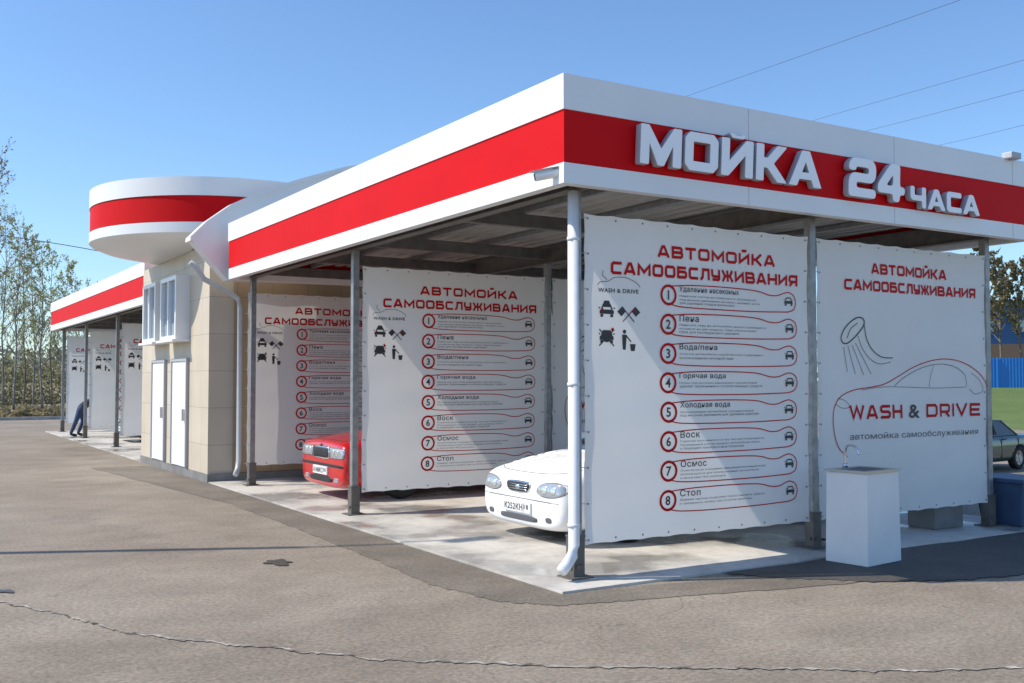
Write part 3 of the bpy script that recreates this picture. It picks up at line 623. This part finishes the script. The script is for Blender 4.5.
# ---------------------------------------------------------------- cars
def make_car(label,body,style='sedan',group=None,plate=None,w=.86,h=1.43,face='almond',foam=False):
    e=empty('parked_car',(0,0,0),label,'car',group); L=4.45
    if style=='sedan' and face=='almond':
        st=[(0,.68,.20,.56),(.03,.76,.16,.64),(.09,.81,.13,.70),(.28,.84,.12,.755),(.70,w-.01,.14,.825),(1.15,w,.17,.90),(1.4,w,.17,.945),(2.3,w,.17,.95),(3.3,w,.17,.965),(3.7,w-.01,.2,.985),(4.15,.82,.22,.975),(4.36,.76,.25,.93),(4.43,.68,.3,.72)]
    elif style=='sedan':
        st=[(0,.73,.20,.70),(.012,.79,.17,.745),(.05,.82,.15,.775),(.20,.845,.14,.80),(.70,w-.01,.15,.865),(1.15,w,.17,.925),(1.4,w,.17,.955),(2.3,w,.17,.95),(3.3,w,.17,.965),(3.7,w-.01,.2,.985),(4.15,.82,.22,.975),(4.36,.76,.25,.93),(4.43,.68,.3,.72)]
    else:
        st=[(0,.72,.32,.70),(.03,.77,.28,.76),(.12,.79,.26,.80),(.4,.80,.24,.83),(.8,.80,.22,.86),(1.2,.80,.2,.89),(1.4,.80,.2,.91),(2.3,.80,.2,.91),(3.1,.80,.2,.92),(3.5,.80,.22,.92),(4.0,.79,.26,.90),(4.15,.77,.28,.88),(4.19,.73,.32,.80)]; L=4.2
    vs=[];n=None
    for (x,hw,zb,zt) in st:
        sec=[(0,zb),(hw*.6,zb),(hw*.92,zb+.03),(hw*.99,zb+.15),(hw,zb+(zt-zb)*.5),(hw*.985,zb+(zt-zb)*.78),(hw*.94,zt-.02),(hw*.72,zt+.004),(hw*.35,zt+.020),(0,zt+.024)]
        full=sec+[(-a,z) for a,z in reversed(sec[1:-1])]; n=len(full)
        vs+=[(x,a,z) for a,z in full]
    m=len(st); fs=[(i*n+k,i*n+(k+1)%n,(i+1)*n+(k+1)%n,(i+1)*n+k) for i in range(m-1) for k in range(n)]
    fs+=[tuple(range(n)),tuple((m-1)*n+k for k in range(n-1,-1,-1))]
    b=MB(); b.add(vs,fs); o=b.build('tmp',None,smooth=True)
    sb=o.modifiers.new('s','SUBSURF'); sb.levels=2; sb.render_levels=2
    ax=(.86,L-.86); cb=MB()
    for x in ax:
        for sy in (-1,1):
            cb.lathe([(0,-.12),(.36,-.12),(.36,.2),(0,.2)],28,Matrix.Translation((x,sy*(w-.04),.30))@Matrix.Rotation(PI/2,4,'X'))
    c=cb.build('cut',None); bo=o.modifiers.new('b','BOOLEAN'); bo.object=c; bo.operation='DIFFERENCE'; bo.solver='EXACT'
    me=evalmesh(o); bpy.data.objects.remove(o); bpy.data.objects.remove(c); me.name='body'; me.materials.clear()
    for p in me.polygons: p.use_smooth=True
    link('body',me,body,e)
    bm=bmesh.new(); bm.from_mesh(me); bvh=BVHTree.FromBMesh(bm); bm.free()
    def patch(name,outline,m,par,front=True,off=.006,bulge=0,rings=4,smooth=True):
        cy=sum(p[0] for p in outline)/len(outline); cz=sum(p[1] for p in outline)/len(outline); N=len(outline)
        def pt(y,z,r):
            d=1 if front else -1; hit=bvh.ray_cast(Vector((-1 if front else 6,y,z)),Vector((d,0,0)))
            x=hit[0].x if hit[0] else (0 if front else L)
            return (x-d*(off+bulge*(1-r*r)),y,z)
        b=MB(); v=[pt(cy,cz,0)]; f=[]
        for k in range(1,rings+1):
            r=k/rings; v+=[pt(cy+(p[0]-cy)*r,cz+(p[1]-cz)*r,r) for p in outline]
        for i in range(N): f.append((0,1+i,1+(i+1)%N))
        for k in range(rings-1):
            for i in range(N): f.append((1+k*N+i,1+(k+1)*N+i,1+(k+1)*N+(i+1)%N,1+k*N+(i+1)%N))
        base=len(v); d=1 if front else -1
        last=v[1+(rings-1)*N:]; v+=[(p[0]+d*(off+.01),p[1],p[2]) for p in last]
        for i in range(N): f.append((1+(rings-1)*N+i,base+i,base+(i+1)%N,1+(rings-1)*N+(i+1)%N))
        b.add(v,f); return b.build(name,m,par,smooth=smooth)
    def rr(cy,cz,hw,hh,n=24,pw=.45):
        o=[]
        for k in range(n):
            a=2*PI*k/n; ca,sa=math.cos(a),math.sin(a)
            o.append((cy+hw*math.copysign(abs(ca)**pw,ca),cz+hh*math.copysign(abs(sa)**pw,sa)))
        return o
    if style=='sedan' and face=='almond':
        dz=-.045
        patch('grille',[(a,z+dz) for a,z in spline([(-.20,.565),(-.235,.630),(-.19,.658),(0,.665),(.19,.658),(.235,.630),(.20,.565),(.10,.545),(-.10,.545)],3,True)],M['chrome'],e,off=.006)
        g=patch('grille_mesh',[(a,z+dz) for a,z in spline([(-.185,.572),(-.215,.626),(-.175,.645),(0,.651),(.175,.645),(.215,.626),(.185,.572),(.09,.556),(-.09,.556)],3,True)],M['black'],e,off=.012)
        for k in range(3): patch('grille_bar',rr(0,.578+dz+k*.024,.185,.0045,12),M['chrome'],g,off=.018,rings=1)
        patch('emblem',rr(0,.602+dz,.036,.030,16,1),M['chrome'],g,off=.024,bulge=.003)
        for sy in (-1,1):
            ol=[(sy*a,z+dz) for a,z in spline([(.36,.570),(.37,.622),(.44,.660),(.55,.682),(.67,.685),(.775,.665),(.80,.61),(.74,.560),(.62,.538),(.47,.536)],3,True)]
            patch('headlight_surround',[(sy*.58+(a-sy*.58)*1.03,.61+dz+(z-.61-dz)*1.06) for a,z in ol],M['pgry'],e,off=.003,rings=6)
            h_=patch('headlight',ol,M['lamp'],e,off=.006,bulge=.003,rings=6)
            patch('lamp_bowl',rr(sy*.49,.607+dz,.050,.044,16,1),M['bowl'],h_,off=.012)
            patch('lamp_bowl',rr(sy*.64,.612+dz,.046,.042,16,1),M['bowl'],h_,off=.012)
        for sy in (-1,1): patch('fog_light',rr(sy*.56,.26,.05,.028,16,.7),M['pgry'],e,off=.005)
        patch('bumper_crease',rr(0,.44,.72,.004,30,.3),M['pgry'],e,off=.003)
        patch('lower_intake',rr(0,.24,.36,.03),M['pgry'],e,off=.005); pz=.35
    elif style=='sedan':
        patch('grille',rr(0,.63,.29,.088,pw=.26),M['chrome'],e,off=.008)
        g=patch('grille_mesh',rr(0,.627,.268,.070,pw=.22),M['black'],e,off=.014)
        for k in range(-8,9): patch('grille_bar',rr(k*.030,.627,.0035,.066,8),M['pgry'],g,off=.02,rings=1)
        patch('emblem',rr(0,.725,.03,.022,16,1),M['black'],g,off=.010,bulge=.003)
        for sy in (-1,1):
            ol=rr(sy*.55,.632,.225,.068,28,.30)
            patch('headlight_surround',[(sy*.55+(a-sy*.55)*1.04,.632+(z-.632)*1.10) for a,z in ol],M['pgry'],e,off=.003,rings=6)
            h_=patch('headlight',ol,M['lamp'],e,off=.006,bulge=.003,rings=6)
            patch('lamp_bowl',rr(sy*.43,.632,.055,.052,16,1),M['bowl'],h_,off=.012)
            patch('lamp_bowl',rr(sy*.57,.632,.054,.05,16,1),M['bowl'],h_,off=.012)
            patch('fog_light',rr(sy*.55,.27,.07,.03,16,.5),M['lamp'],e,off=.008)
        patch('bumper_strip',rr(0,.46,.78,.018,30,.3),M['black'],e,off=.006)
        patch('lower_intake',rr(0,.265,.42,.04),M['black'],e,off=.006); pz=.38
    else:
        patch('grille',rr(0,.62,.40,.07,pw=.3),M['black'],e)
        for sy in (-1,1): patch('headlight',rr(sy*.58,.62,.12,.07,pw=.4),M['lamp'],e,off=.01)
        b=MB(); b.box(-.08,-.0,-.78,.78,.40,.50); b.build('bumper',M['black'],e,bevel=.02); pz=.33
        b=MB(); b.box(4.16,4.27,-.78,.78,.40,.50); b.build('bumper',M['black'],e,bevel=.02)
    for sy in (-1,1): patch('tail_light',rr(sy*.6,.66,.14,.08,pw=.4),M['tail'],e,front=False,off=.01,bulge=.01)
    def topz(x,y):
        hit=bvh.ray_cast(Vector((x,y,3)),Vector((0,0,-1))); return (x,y,(hit[0].z if hit[0] else .8)+.0005)
    b=MB(); pl=spline([(1.25,-.74),(.8,-.72),(.4,-.68),(.2,-.60),(.12,-.44),(.09,-.2),(.085,0),(.09,.2),(.12,.44),(.2,.60),(.4,.68),(.8,.72),(1.25,.74)],5)
    b.tube([topz(*p) for p in pl],.0035,5); b.build('bonnet_gap',M['black'],e)
    if foam:   # thin film of wash foam: low flat puddles hugging the bonnet
        rf=random.Random(5); b=MB()
        for k in range(90):
            y=rf.uniform(-.74,.74); x=rf.uniform(.22,1.2); r_=rf.uniform(.02,.07); n_=12; ph=rf.uniform(0,6)
            c0_=bvh.ray_cast(Vector((x,y,3)),Vector((0,0,-1)))[0]
            if not c0_: continue
            v=[(x,y,c0_.z+.007)]; ok=True
            for q,hh in ((.7,.005),(1,-.003)):
                for i in range(n_):
                    a=2*PI*i/n_; rr_=r_*q*(1+.25*math.sin(3*a+ph)); X_,Y_=x+rr_*1.3*math.cos(a),y+rr_*math.sin(a)
                    hh_=bvh.ray_cast(Vector((X_,Y_,3)),Vector((0,0,-1)))[0]
                    if not hh_ or abs(hh_.z-c0_.z)>.06: ok=False; break
                    v.append((X_,Y_,hh_.z+hh))
                if not ok: break
            if not ok: continue
            f=[(0,1+i,1+(i+1)%n_) for i in range(n_)]+[(1+i,1+n_+i,1+n_+(i+1)%n_,1+(i+1)%n_) for i in range(n_)]
            b.add(v,f)
        b.build('foam_film',M['foam'],e,smooth=True)
    if plate:
        b=MB(); hit=bvh.ray_cast(Vector((-1,0,pz)),Vector((1,0,0)))[0]; x=hit.x-.025
        b.box(x,x+.03,-.26,.26,pz-.056,pz+.056); pl=b.build('number_plate',M['plate'],e,bevel=.004)
        f=Flat(lambda a,z:(x-.003,-a,z)); f.text(plate[0],-.235,pz-.035,.35,.07,.01); f.text(plate[1],.15,pz-.015,.08,.05,.01); f.poly([(.133,pz-.052),(.138,pz-.052),(.138,pz+.052),(.133,pz+.052)]); f.out('plate_lettering',M['pblk'],pl)
    if style=='sedan': A=[(1.28,.93,.77),(1.98,h-.06,.575),(2.95,h-.07,.565),(3.72,.965,.72)]
    else: A=[(1.32,.88,.72),(1.78,h-.06,.60),(2.72,h-.07,.59),(3.36,.90,.70)]
    b=MB()
    b.add([(x,sy*y,z) for (x,z,y) in A for sy in (-1,1)],[(0,1,3,2),(2,3,5,4),(4,5,7,6),(0,2,4,6),(1,7,5,3),(0,6,7,1)])
    b.build('window_glass',M['glass'],e,bevel=.01)
    b=MB(); x0,z0,y0=A[1]; x1,z1,y1=A[2]; vs=[]
    nx=8; ny=8
    for i in range(nx+1):
        for j in range(ny+1):
            u=i/nx; v=-1+2*j/ny; x=x0-.04+(x1-x0+.08)*u; yy=(y0+.02)*v; z=(z0+(z1-z0)*u)+.055*(1-(2*u-1)**2*.7)*(1-v*v*.65)-.005
            vs.append((x,yy,z))
    fs=[(i*(ny+1)+j,i*(ny+1)+j+1,(i+1)*(ny+1)+j+1,(i+1)*(ny+1)+j) for i in range(nx) for j in range(ny)]
    b.add(vs,fs); b.build('roof',body,e,smooth=True)
    for sy in (-1,1):
        b=MB(); P_=lambda k:(A[k][0],sy*(A[k][2]+.004),A[k][1])
        b.tube([P_(0),P_(1),P_(2),P_(3)],.028,8)
        mx=(A[1][0]+A[2][0])/2; b.tube([(mx,sy*(A[1][2]+.003),A[1][1]),(mx+.03,sy*(A[0][2]+.012),.94)],.022,8)
        b.build('window_frame',body,e,smooth=True)
    for sy in (-1,1):
        b=MB(); b.lathe([(0,-.07),(.05,-.06),(.075,0),(.05,.055),(0,.06)],12,Matrix.Translation((1.55,sy*(w+.07),1.0))@Matrix.Rotation(PI/2,4,'Y')); b.tube([(1.58,sy*(w-.1),.95),(1.56,sy*(w+.06),.97)],.018,6); b.build('mirror',body,e,smooth=True)
        b=MB(); b.box(2.5,2.65,sy*(w+.004)-.012,sy*(w+.004)+.012,.80,.825); b.build('door_handle',M['black'],e)
        for xs in (1.45,2.42,3.25):
            b=MB(); b.box(xs,xs+.006,sy*(w-.006)-.008,sy*(w-.006)+.008,.3,.86); b.build('door_gap',M['black'],e)
    for x in ax:
        for sy in (-1,1):
            T=Matrix.Translation((x,sy*(w-.12),.305))@Matrix.Rotation(PI/2*-sy,4,'X')
            b=MB(); b.lathe([(.19,-.09),(.27,-.1),(.295,-.085),(.305,-.04),(.305,.04),(.295,.085),(.27,.1),(.19,.085)],28,T,close=True); wh=b.build('wheel',M['rub'],e,smooth=True)
            b=MB(); b.lathe([(.195,.07),(.185,.085),(.17,.05),(.08,.055),(.05,.075),(0,.078)],28,T)
            b.build('rim',M['rim'],wh,smooth=True)
            b=MB()
            for k in range(7): b.box(.05,.18,-.018,.018,.05,.07,T@Matrix.Rotation(2*PI*k/7,4,'Z'))
            b.build('spokes',M['stainless'],wh)
    return e
wc=make_car('white sedan with foam on it in the nearest wash bay, front facing out',M['carw'],plate=('К252КН','18'),foam=True); wc.location=(.66,1.94,.022); wc.scale=(.97,.97,.97)
rc=make_car('red sedan in the second wash bay, front facing out',M['carr'],plate=('А180КС','18'),face='square'); rc.location=(.34,6.60,.022)
scar=dup(wc); scar['label']='pale silver car in the bay under the far canopy'; scar.location=(.5,21.6,.022)
for k in kids(scar):
    if k.name.startswith('foam'): bpy.data.objects.remove(k); continue
    if k.data and k.data.materials and k.data.materials[0]==M['carw']: k.data=k.data.copy(); k.data.materials[0]=M['cars']
gcar=make_car('dark green boxy sedan parked at the right edge by the grass',M['carg'],'boxy',w=.80,h=1.36); gcar.location=(17.2,9.4,-.69); gcar.rotation_euler=(0,0,R(4))
# ---------------------------------------------------------------- wash basin, bin, block, hose
c0=gp(868,568); ws=empty('wash_basin',(c0.x,c0.y,.008),'white cabinet wash basin with steel sink in front of the logo banner','wash basin',rz=R(7))
b=MB(); W_,D_,H_=.53,.42,.81
q0=[(-.006,-.006),(W_+.006,-.006),(W_+.006,D_+.006),(-.006,D_+.006)]; q1=[(.006,.006),(W_-.006,.006),(W_-.006,D_-.006),(.006,D_-.006)]
b.add([(x,y,.0) for x,y in q0]+[(x,y,H_) for x,y in q1],[(3,2,1,0),(4,5,6,7),(0,1,5,4),(1,2,6,5),(2,3,7,6),(3,0,4,7)]); b.build('cabinet',M['cabinet'],ws,bevel=.006)
b=MB()
for q in ((-.01,W_+.01,-.01,.05),(-.01,W_+.01,D_-.05,D_+.01),(-.01,.05,.05,D_-.05),(W_-.05,W_+.01,.05,D_-.05)): b.box(q[0],q[1],q[2],q[3],H_+.002,H_+.022)
b.build('countertop',M['stainless'],ws)
b=MB(); b.box(.052,W_-.052,.052,D_-.052,H_+.003,H_+.008); b.build('sink_bowl',M['dsteel'],ws)
z=H_+.022; b=MB(); b.tube(spline([(.27,.39,z),(.27,.39,z+.13),(.26,.37,z+.19),(.24,.31,z+.21),(.22,.24,z+.19),(.215,.21,z+.13)],5),.011,10); b.tube([(.27,.39,z),(.27,.39,z+.04)],.024,12); b.tube([(.27,.39,z+.06),(.33,.40,z+.10)],.008,6); b.build('tap',M['chrome'],ws,smooth=True)
b=MB(); b.tube(spline([(c0.x+.55,c0.y+.42,.35),(c0.x+.75,c0.y+.55,.28),(c0.x+.92,c0.y+.7,.12),(c0.x+.9,c0.y+.9,.035),(c0.x+.7,c0.y+1.3,.035)],6),.012,8)
tag(b.build('water_hose',M['rub'],smooth=True),'black water hose curling out behind the wash basin','hose')
bb=empty('waste_bin',(6.10,-.02,.022),'blue plastic bin beside the last post at the right edge','bin')
b=MB(); b.add([(x*.24,y*.24,0) for x,y in ((-1,-1),(1,-1),(1,1),(-1,1))]+[(x*.30,y*.30,.48) for x,y in ((-1,-1),(1,-1),(1,1),(-1,1))],[(3,2,1,0),(4,5,6,7),(0,1,5,4),(1,2,6,5),(2,3,7,6),(3,0,4,7)]); b.build('container',M['bin'],bb,bevel=.02)
b=MB(); b.box(-.33,.33,-.33,.33,.481,.53); b.build('lid',M['bin'],bb,bevel=.015)
b=MB(); b.box(4.85,5.35,.1,.45,.022,.32); tag(b.build('concrete_block',M['conc'],bevel=.015),'dark grey concrete block on the slab under the logo banner','block')
# ---------------------------------------------------------------- person
def person():
    base=gp(73,437); e=empty('person',(base.x,base.y,0),'person in dark jacket and blue jeans bending over beside the far post','person',rz=R(-12))
    J={'pel':((.22,0,.86),.145),'sp1':((.34,0,.96),.14),'sp2':((.50,0,1.06),.155),'nk':((.66,0,1.13),.07),'hd':((.76,0,1.17),.095),'ht':((.86,0,1.16),.075)}
    E=[('pel','sp1'),('sp1','sp2'),('sp2','nk'),('nk','hd'),('hd','ht')]
    for s_,sy in (('l',1),('r',-1)):
        dx=.1 if s_=='l' else -.08
        J[s_+'hip']=((.19,sy*.09,.80),.10); J[s_+'kn']=((.16+dx,sy*.11,.46),.068); J[s_+'an']=((.02+dx,sy*.11,.09),.05); J[s_+'to']=((.20+dx,sy*.12,.04),.04)
        J[s_+'sh']=((.55,sy*.19,1.06),.07); J[s_+'el']=((.62,sy*.25,.80),.05); J[s_+'wr']=((.76,sy*.2,.60),.033); J[s_+'pm']=((.80,sy*.19,.54),.036)
        E+=[('pel',s_+'hip'),(s_+'hip',s_+'kn'),(s_+'kn',s_+'an'),(s_+'an',s_+'to'),('sp2',s_+'sh'),(s_+'sh',s_+'el'),(s_+'el',s_+'wr'),(s_+'wr',s_+'pm')]
        for k in range(5):
            a=(k-2)*.016; J[s_+'f%d'%k]=((.83+(.0 if k else -.04),sy*(.19)+a*1.3,.47+abs(k-2)*.008+(.03 if k==0 else 0)),.009); E.append((s_+'pm',s_+'f%d'%k))
    ks=list(J); me=bpy.data.meshes.new('p'); me.from_pydata([J[k][0] for k in ks],[(ks.index(a),ks.index(b)) for a,b in E],[])
    o=bpy.data.objects.new('p',me); COL.objects.link(o)
    o.modifiers.new('k','SKIN')
    for i,k in enumerate(ks): me.skin_vertices[0].data[i].radius=(J[k][1],)*2; me.skin_vertices[0].data[i].use_root=(k=='pel')
    sb=o.modifiers.new('s','SUBSURF'); sb.levels=2
    m2=evalmesh(o); bpy.data.objects.remove(o); m2.materials.clear()
    for m in ('jean','jack','skin','hair','black'): m2.materials.append(M[m])
    for p in m2.polygons:
        p.use_smooth=True; c=p.center
        if c.x>.70 and c.z>1.0: i=2 if (c.z<1.15 and c.x>.74) else 3
        elif c.x>.74 and c.z<.6: i=2
        elif c.z<.1: i=4
        elif c.x>.26 and c.z>.88 or c.x>.45: i=1
        elif c.z>.9: i=1
        else: i=0
        p.material_index=i
    ob=bpy.data.objects.new('body',m2); COL.objects.link(ob); ob.parent=e
person()
# ---------------------------------------------------------------- trees
def make_tree(name,label,cat,pos,h,seed,bark,leaf,nb=26,nl=1500,lsz=.10,spread=.22,start=.25,r0=.09,group=None,lean=0,droop=0):
    rr=random.Random(seed); e=empty(name,pos,label,cat,group); b=MB(); tips=[]
    pts=[(0,0,-.05)]; x=y=0
    for k in range(1,9):
        x+=rr.uniform(-.03,.03)*h*.3+lean*h/8; y+=rr.uniform(-.03,.03)*h*.3; pts.append((x,y,h*k/8))
    b.tube(pts,[r0*(1-.9*k/8) for k in range(9)],8)
    def at(t):
        i=min(int(t*8),7); f=t*8-i; return Vector(pts[i]).lerp(Vector(pts[i+1]),f)
    for k in range(nb):
        t=start+(1-start)*((k+rr.random())/nb)**.9; t=min(t,.98); p=at(t); a=rr.uniform(0,2*PI); l=h*spread*(1.15-t)*rr.uniform(.7,1.3)+.3
        up=rr.uniform(.6,1.6)-droop; d=Vector((math.cos(a),math.sin(a),up)).normalized()
        q=[p]
        for j in range(3):
            d=(d+Vector((rr.uniform(-.25,.25),rr.uniform(-.25,.25),rr.uniform(-.1,.2)))).normalized(); q.append(q[-1]+d*l/3)
        rb=r0*.38*(1.1-t)+.006; b.tube(q,[rb,rb*.7,rb*.45,rb*.15],5,False)
        for j in range(7):
            s_=rr.uniform(.3,1); i=min(int(s_*3),2); o=q[i].lerp(q[i+1],s_*3-i); d2=(d+Vector((rr.uniform(-1,1),rr.uniform(-1,1),rr.uniform(-.3,.7)))).normalized()
            en=o+d2*l*rr.uniform(.25,.55); b.tube([o,o.lerp(en,.5)+Vector((0,0,.03)),en],[rb*.3+.002,rb*.2+.002,.003],4,False); tips.append((o,en))
    b.build('trunk',bark,e,smooth=True)
    lv=MB()
    for k in range(nl):
        o,en=rr.choice(tips); c=o.lerp(en,rr.uniform(.1,1.15))+Vector((rr.gauss(0,.10),rr.gauss(0,.10),rr.gauss(0,.10)))*h*.035
        u=Vector((rr.gauss(0,1),rr.gauss(0,1),rr.gauss(0,1))).normalized(); v=u.orthogonal().normalized(); v=(Matrix.Rotation(rr.uniform(0,6),3,u)@v); s_=lsz*rr.uniform(.5,1.2)
        lv.add([c-u*s_,c+v*s_*.5,c+u*s_,c-v*s_*.5],[(0,1,2,3)])
    lv.build('crown',leaf,e,fixn=False)
    return e
ordn=['first','second','third','fourth','fifth','sixth','seventh','eighth','ninth','tenth','eleventh','twelfth','thirteenth','fourteenth','fifteenth','sixteenth']
tl=[(-8,46,12.6),(4,50,10),(14,47,8.8),(24,55,9.8),(34,52,8.6),(43,48,7.9),(52,56,8.6),(63,53,7.8),(75,60,8.0),(88,58,6.9),(103,60,6.2)]
for i,(px,dp_,h_) in enumerate(tl):
    lab='tallest thin birch at the left edge of the picture' if i==0 else '%s slender birch from the left in the row left of the far canopy'%ordn[i]
    make_tree('birch_tree',lab,'tree',gd(px,dp_),h_,i+3,M['bark'] if i%3 else M['dbark'],M['leafb'] if i%4 else M['leafo'],nb=30,nl=1000,lsz=.07,spread=.2,start=.22,r0=.055,group='birches left of the canopy')
def mass(name,label,p0,p1,depthj,h0,h1,n,m,seed,sz=.18):
    rr=random.Random(seed); b=MB()
    for k in range(n):
        t=rr.random(); c=p0.lerp(p1,t); hh=(h0+(h1-h0)*(.5+.5*math.sin(t*17+seed)*math.sin(t*41)))
        c=c+Vector((rr.uniform(-1,1)*depthj,rr.uniform(-1,1)*depthj,hh*rr.random()**1.3))
        u=Vector((rr.gauss(0,1),rr.gauss(0,1),rr.gauss(0,1))).normalized(); v=u.orthogonal().normalized(); s_=sz*rr.uniform(.5,1.3)
        b.add([c-u*s_,c+v*s_*.6,c+u*s_,c-v*s_*.6],[(0,1,2,3)])
    tag(b.build(name,m,fixn=False),label,'bushes',kind='stuff')
mass('undergrowth','leafless and greening thicket behind the birches',gd(-80,62),gd(140,68),2.5,1.4,4.0,9000,M['leafd'],3,.12)
mass('dry_grass','dry grass and low weeds under the birches',gd(-80,47),gd(110,50),3,.15,.5,5000,M['leafo'],5,.12)
mass('far_wood','distant low wood on the horizon at left',gd(-400,180),gd(300,220),8,3,8,9000,M['haze'],8,.8)
mass('distant_trees','distant low wood on the horizon at right',gd(850,160),gd(1500,170),8,4,10,9000,M['haze'],9,.8)
for i,(px,dp_,h_) in enumerate([(986,85,11.5),(1001,88,10.6),(1019,86,10.3)]):
    make_tree('background_tree',['tall ochre tree behind the canopy post, left of the blue building','ochre leafed tree in front of the blue building','ochre tree at the right edge beyond the fence'][i],'tree',gd(px,dp_),h_,60+i,M['dbark'],M['leafo'],nb=36,nl=4200,lsz=.14,spread=.3,start=.35,r0=.13)
a,c=gd(930,76),gd(1200,76); d=(c-a); Ln=d.length; fe=empty('corrugated_fence',(a.x,a.y,1.05),'bright blue corrugated metal fence beyond the grass','fence',rz=math.atan2(d.y,d.x))
b=MB(); vs=[]; n=int(Ln/.12)
for i in range(n+1):
    yy=.03 if i%2 else 0; vs+=[(i*.12,yy,.0),(i*.12,yy,2.25)]
b.add(vs,[(2*i,2*i+2,2*i+3,2*i+1) for i in range(n)]); b.build('metal_sheet',M['bluef'],fe,fixn=False)
for k in range(int(Ln/2.5)):
    b=MB(); b.box(k*2.5,k*2.5+.08,-.09,-.01,-.1,2.3); b.build('fence_post',M['bluef'],fe)
a,c=gd(965,100),gd(1300,100); d=(c-a); Ln=d.length; he=empty('blue_building',(a.x,a.y,1.0),'dark blue low building behind the blue fence','building',rz=math.atan2(d.y,d.x))
b=MB(); b.box(0,Ln,0,10,-.2,7.9); b.build('wall',M['blueb'],he)
b=MB(); b.box(-.2,Ln+.2,-.2,10.2,7.9,8.5); b.build('roof',M['dsteel'],he)
b=MB(); b.box(0,Ln,-.08,-.01,2.4,4.2); b.build('brown_band',M['roofbr'],he)
for k in range(8):
    b=MB(); b.box(1.2+k*3.6,3.0+k*3.6,-.06,-.005,5.4,6.7); b.build('window',M['pane'],he)
# ---------------------------------------------------------------- wires and lamp
wl=[((560,141,60),(690,95,48),(960,0,30),(1100,-50,26)),((700,155,70),(815,120,52),(1024,60,36),(1120,32,32)),((760,156,70),(870,130,52),(1024,90,38),(1120,64,32)),((860,160,70),(940,145,55),(1024,125,42),(1120,100,36))]
wn_=['topmost','second','third','lowest']
for i,pt in enumerate(wl):
    b=MB(); b.tube(spline([tuple(cp(*p)) for p in pt],8),.008,5); tag(b.build('overhead_wire',M['wire']),'%s overhead wire in the sky above the lettered canopy'%wn_[i],'wire','overhead wires at right')
b=MB(); b.tube(spline([tuple(cp(*p)) for p in ((-80,224,40),(0,235,40),(88,249,40),(180,268,40))],8),.016,5); tag(b.build('overhead_wire',M['wire']),'overhead wire crossing the birches at left','wire')
lp=empty('street_lamp',(-8.6,6.15,0),'grey street lamp pole standing left of the view, casting the long thin shadow','street lamp')
b=MB(); b.tube([(0,0,0),(0,0,8.6)],[.10,.06],12); b.build('pole',M['steel'],lp)
b=MB(); b.tube([(0,0,8.55),(.35,-.12,8.9),(1.1,-.35,9.0)],.03,8); b.build('arm',M['steel'],lp)
b=MB(); b.box(1.0,1.55,-.52,-.30,8.94,9.06); b.build('lamp_head',M['lside'],lp,bevel=.03)
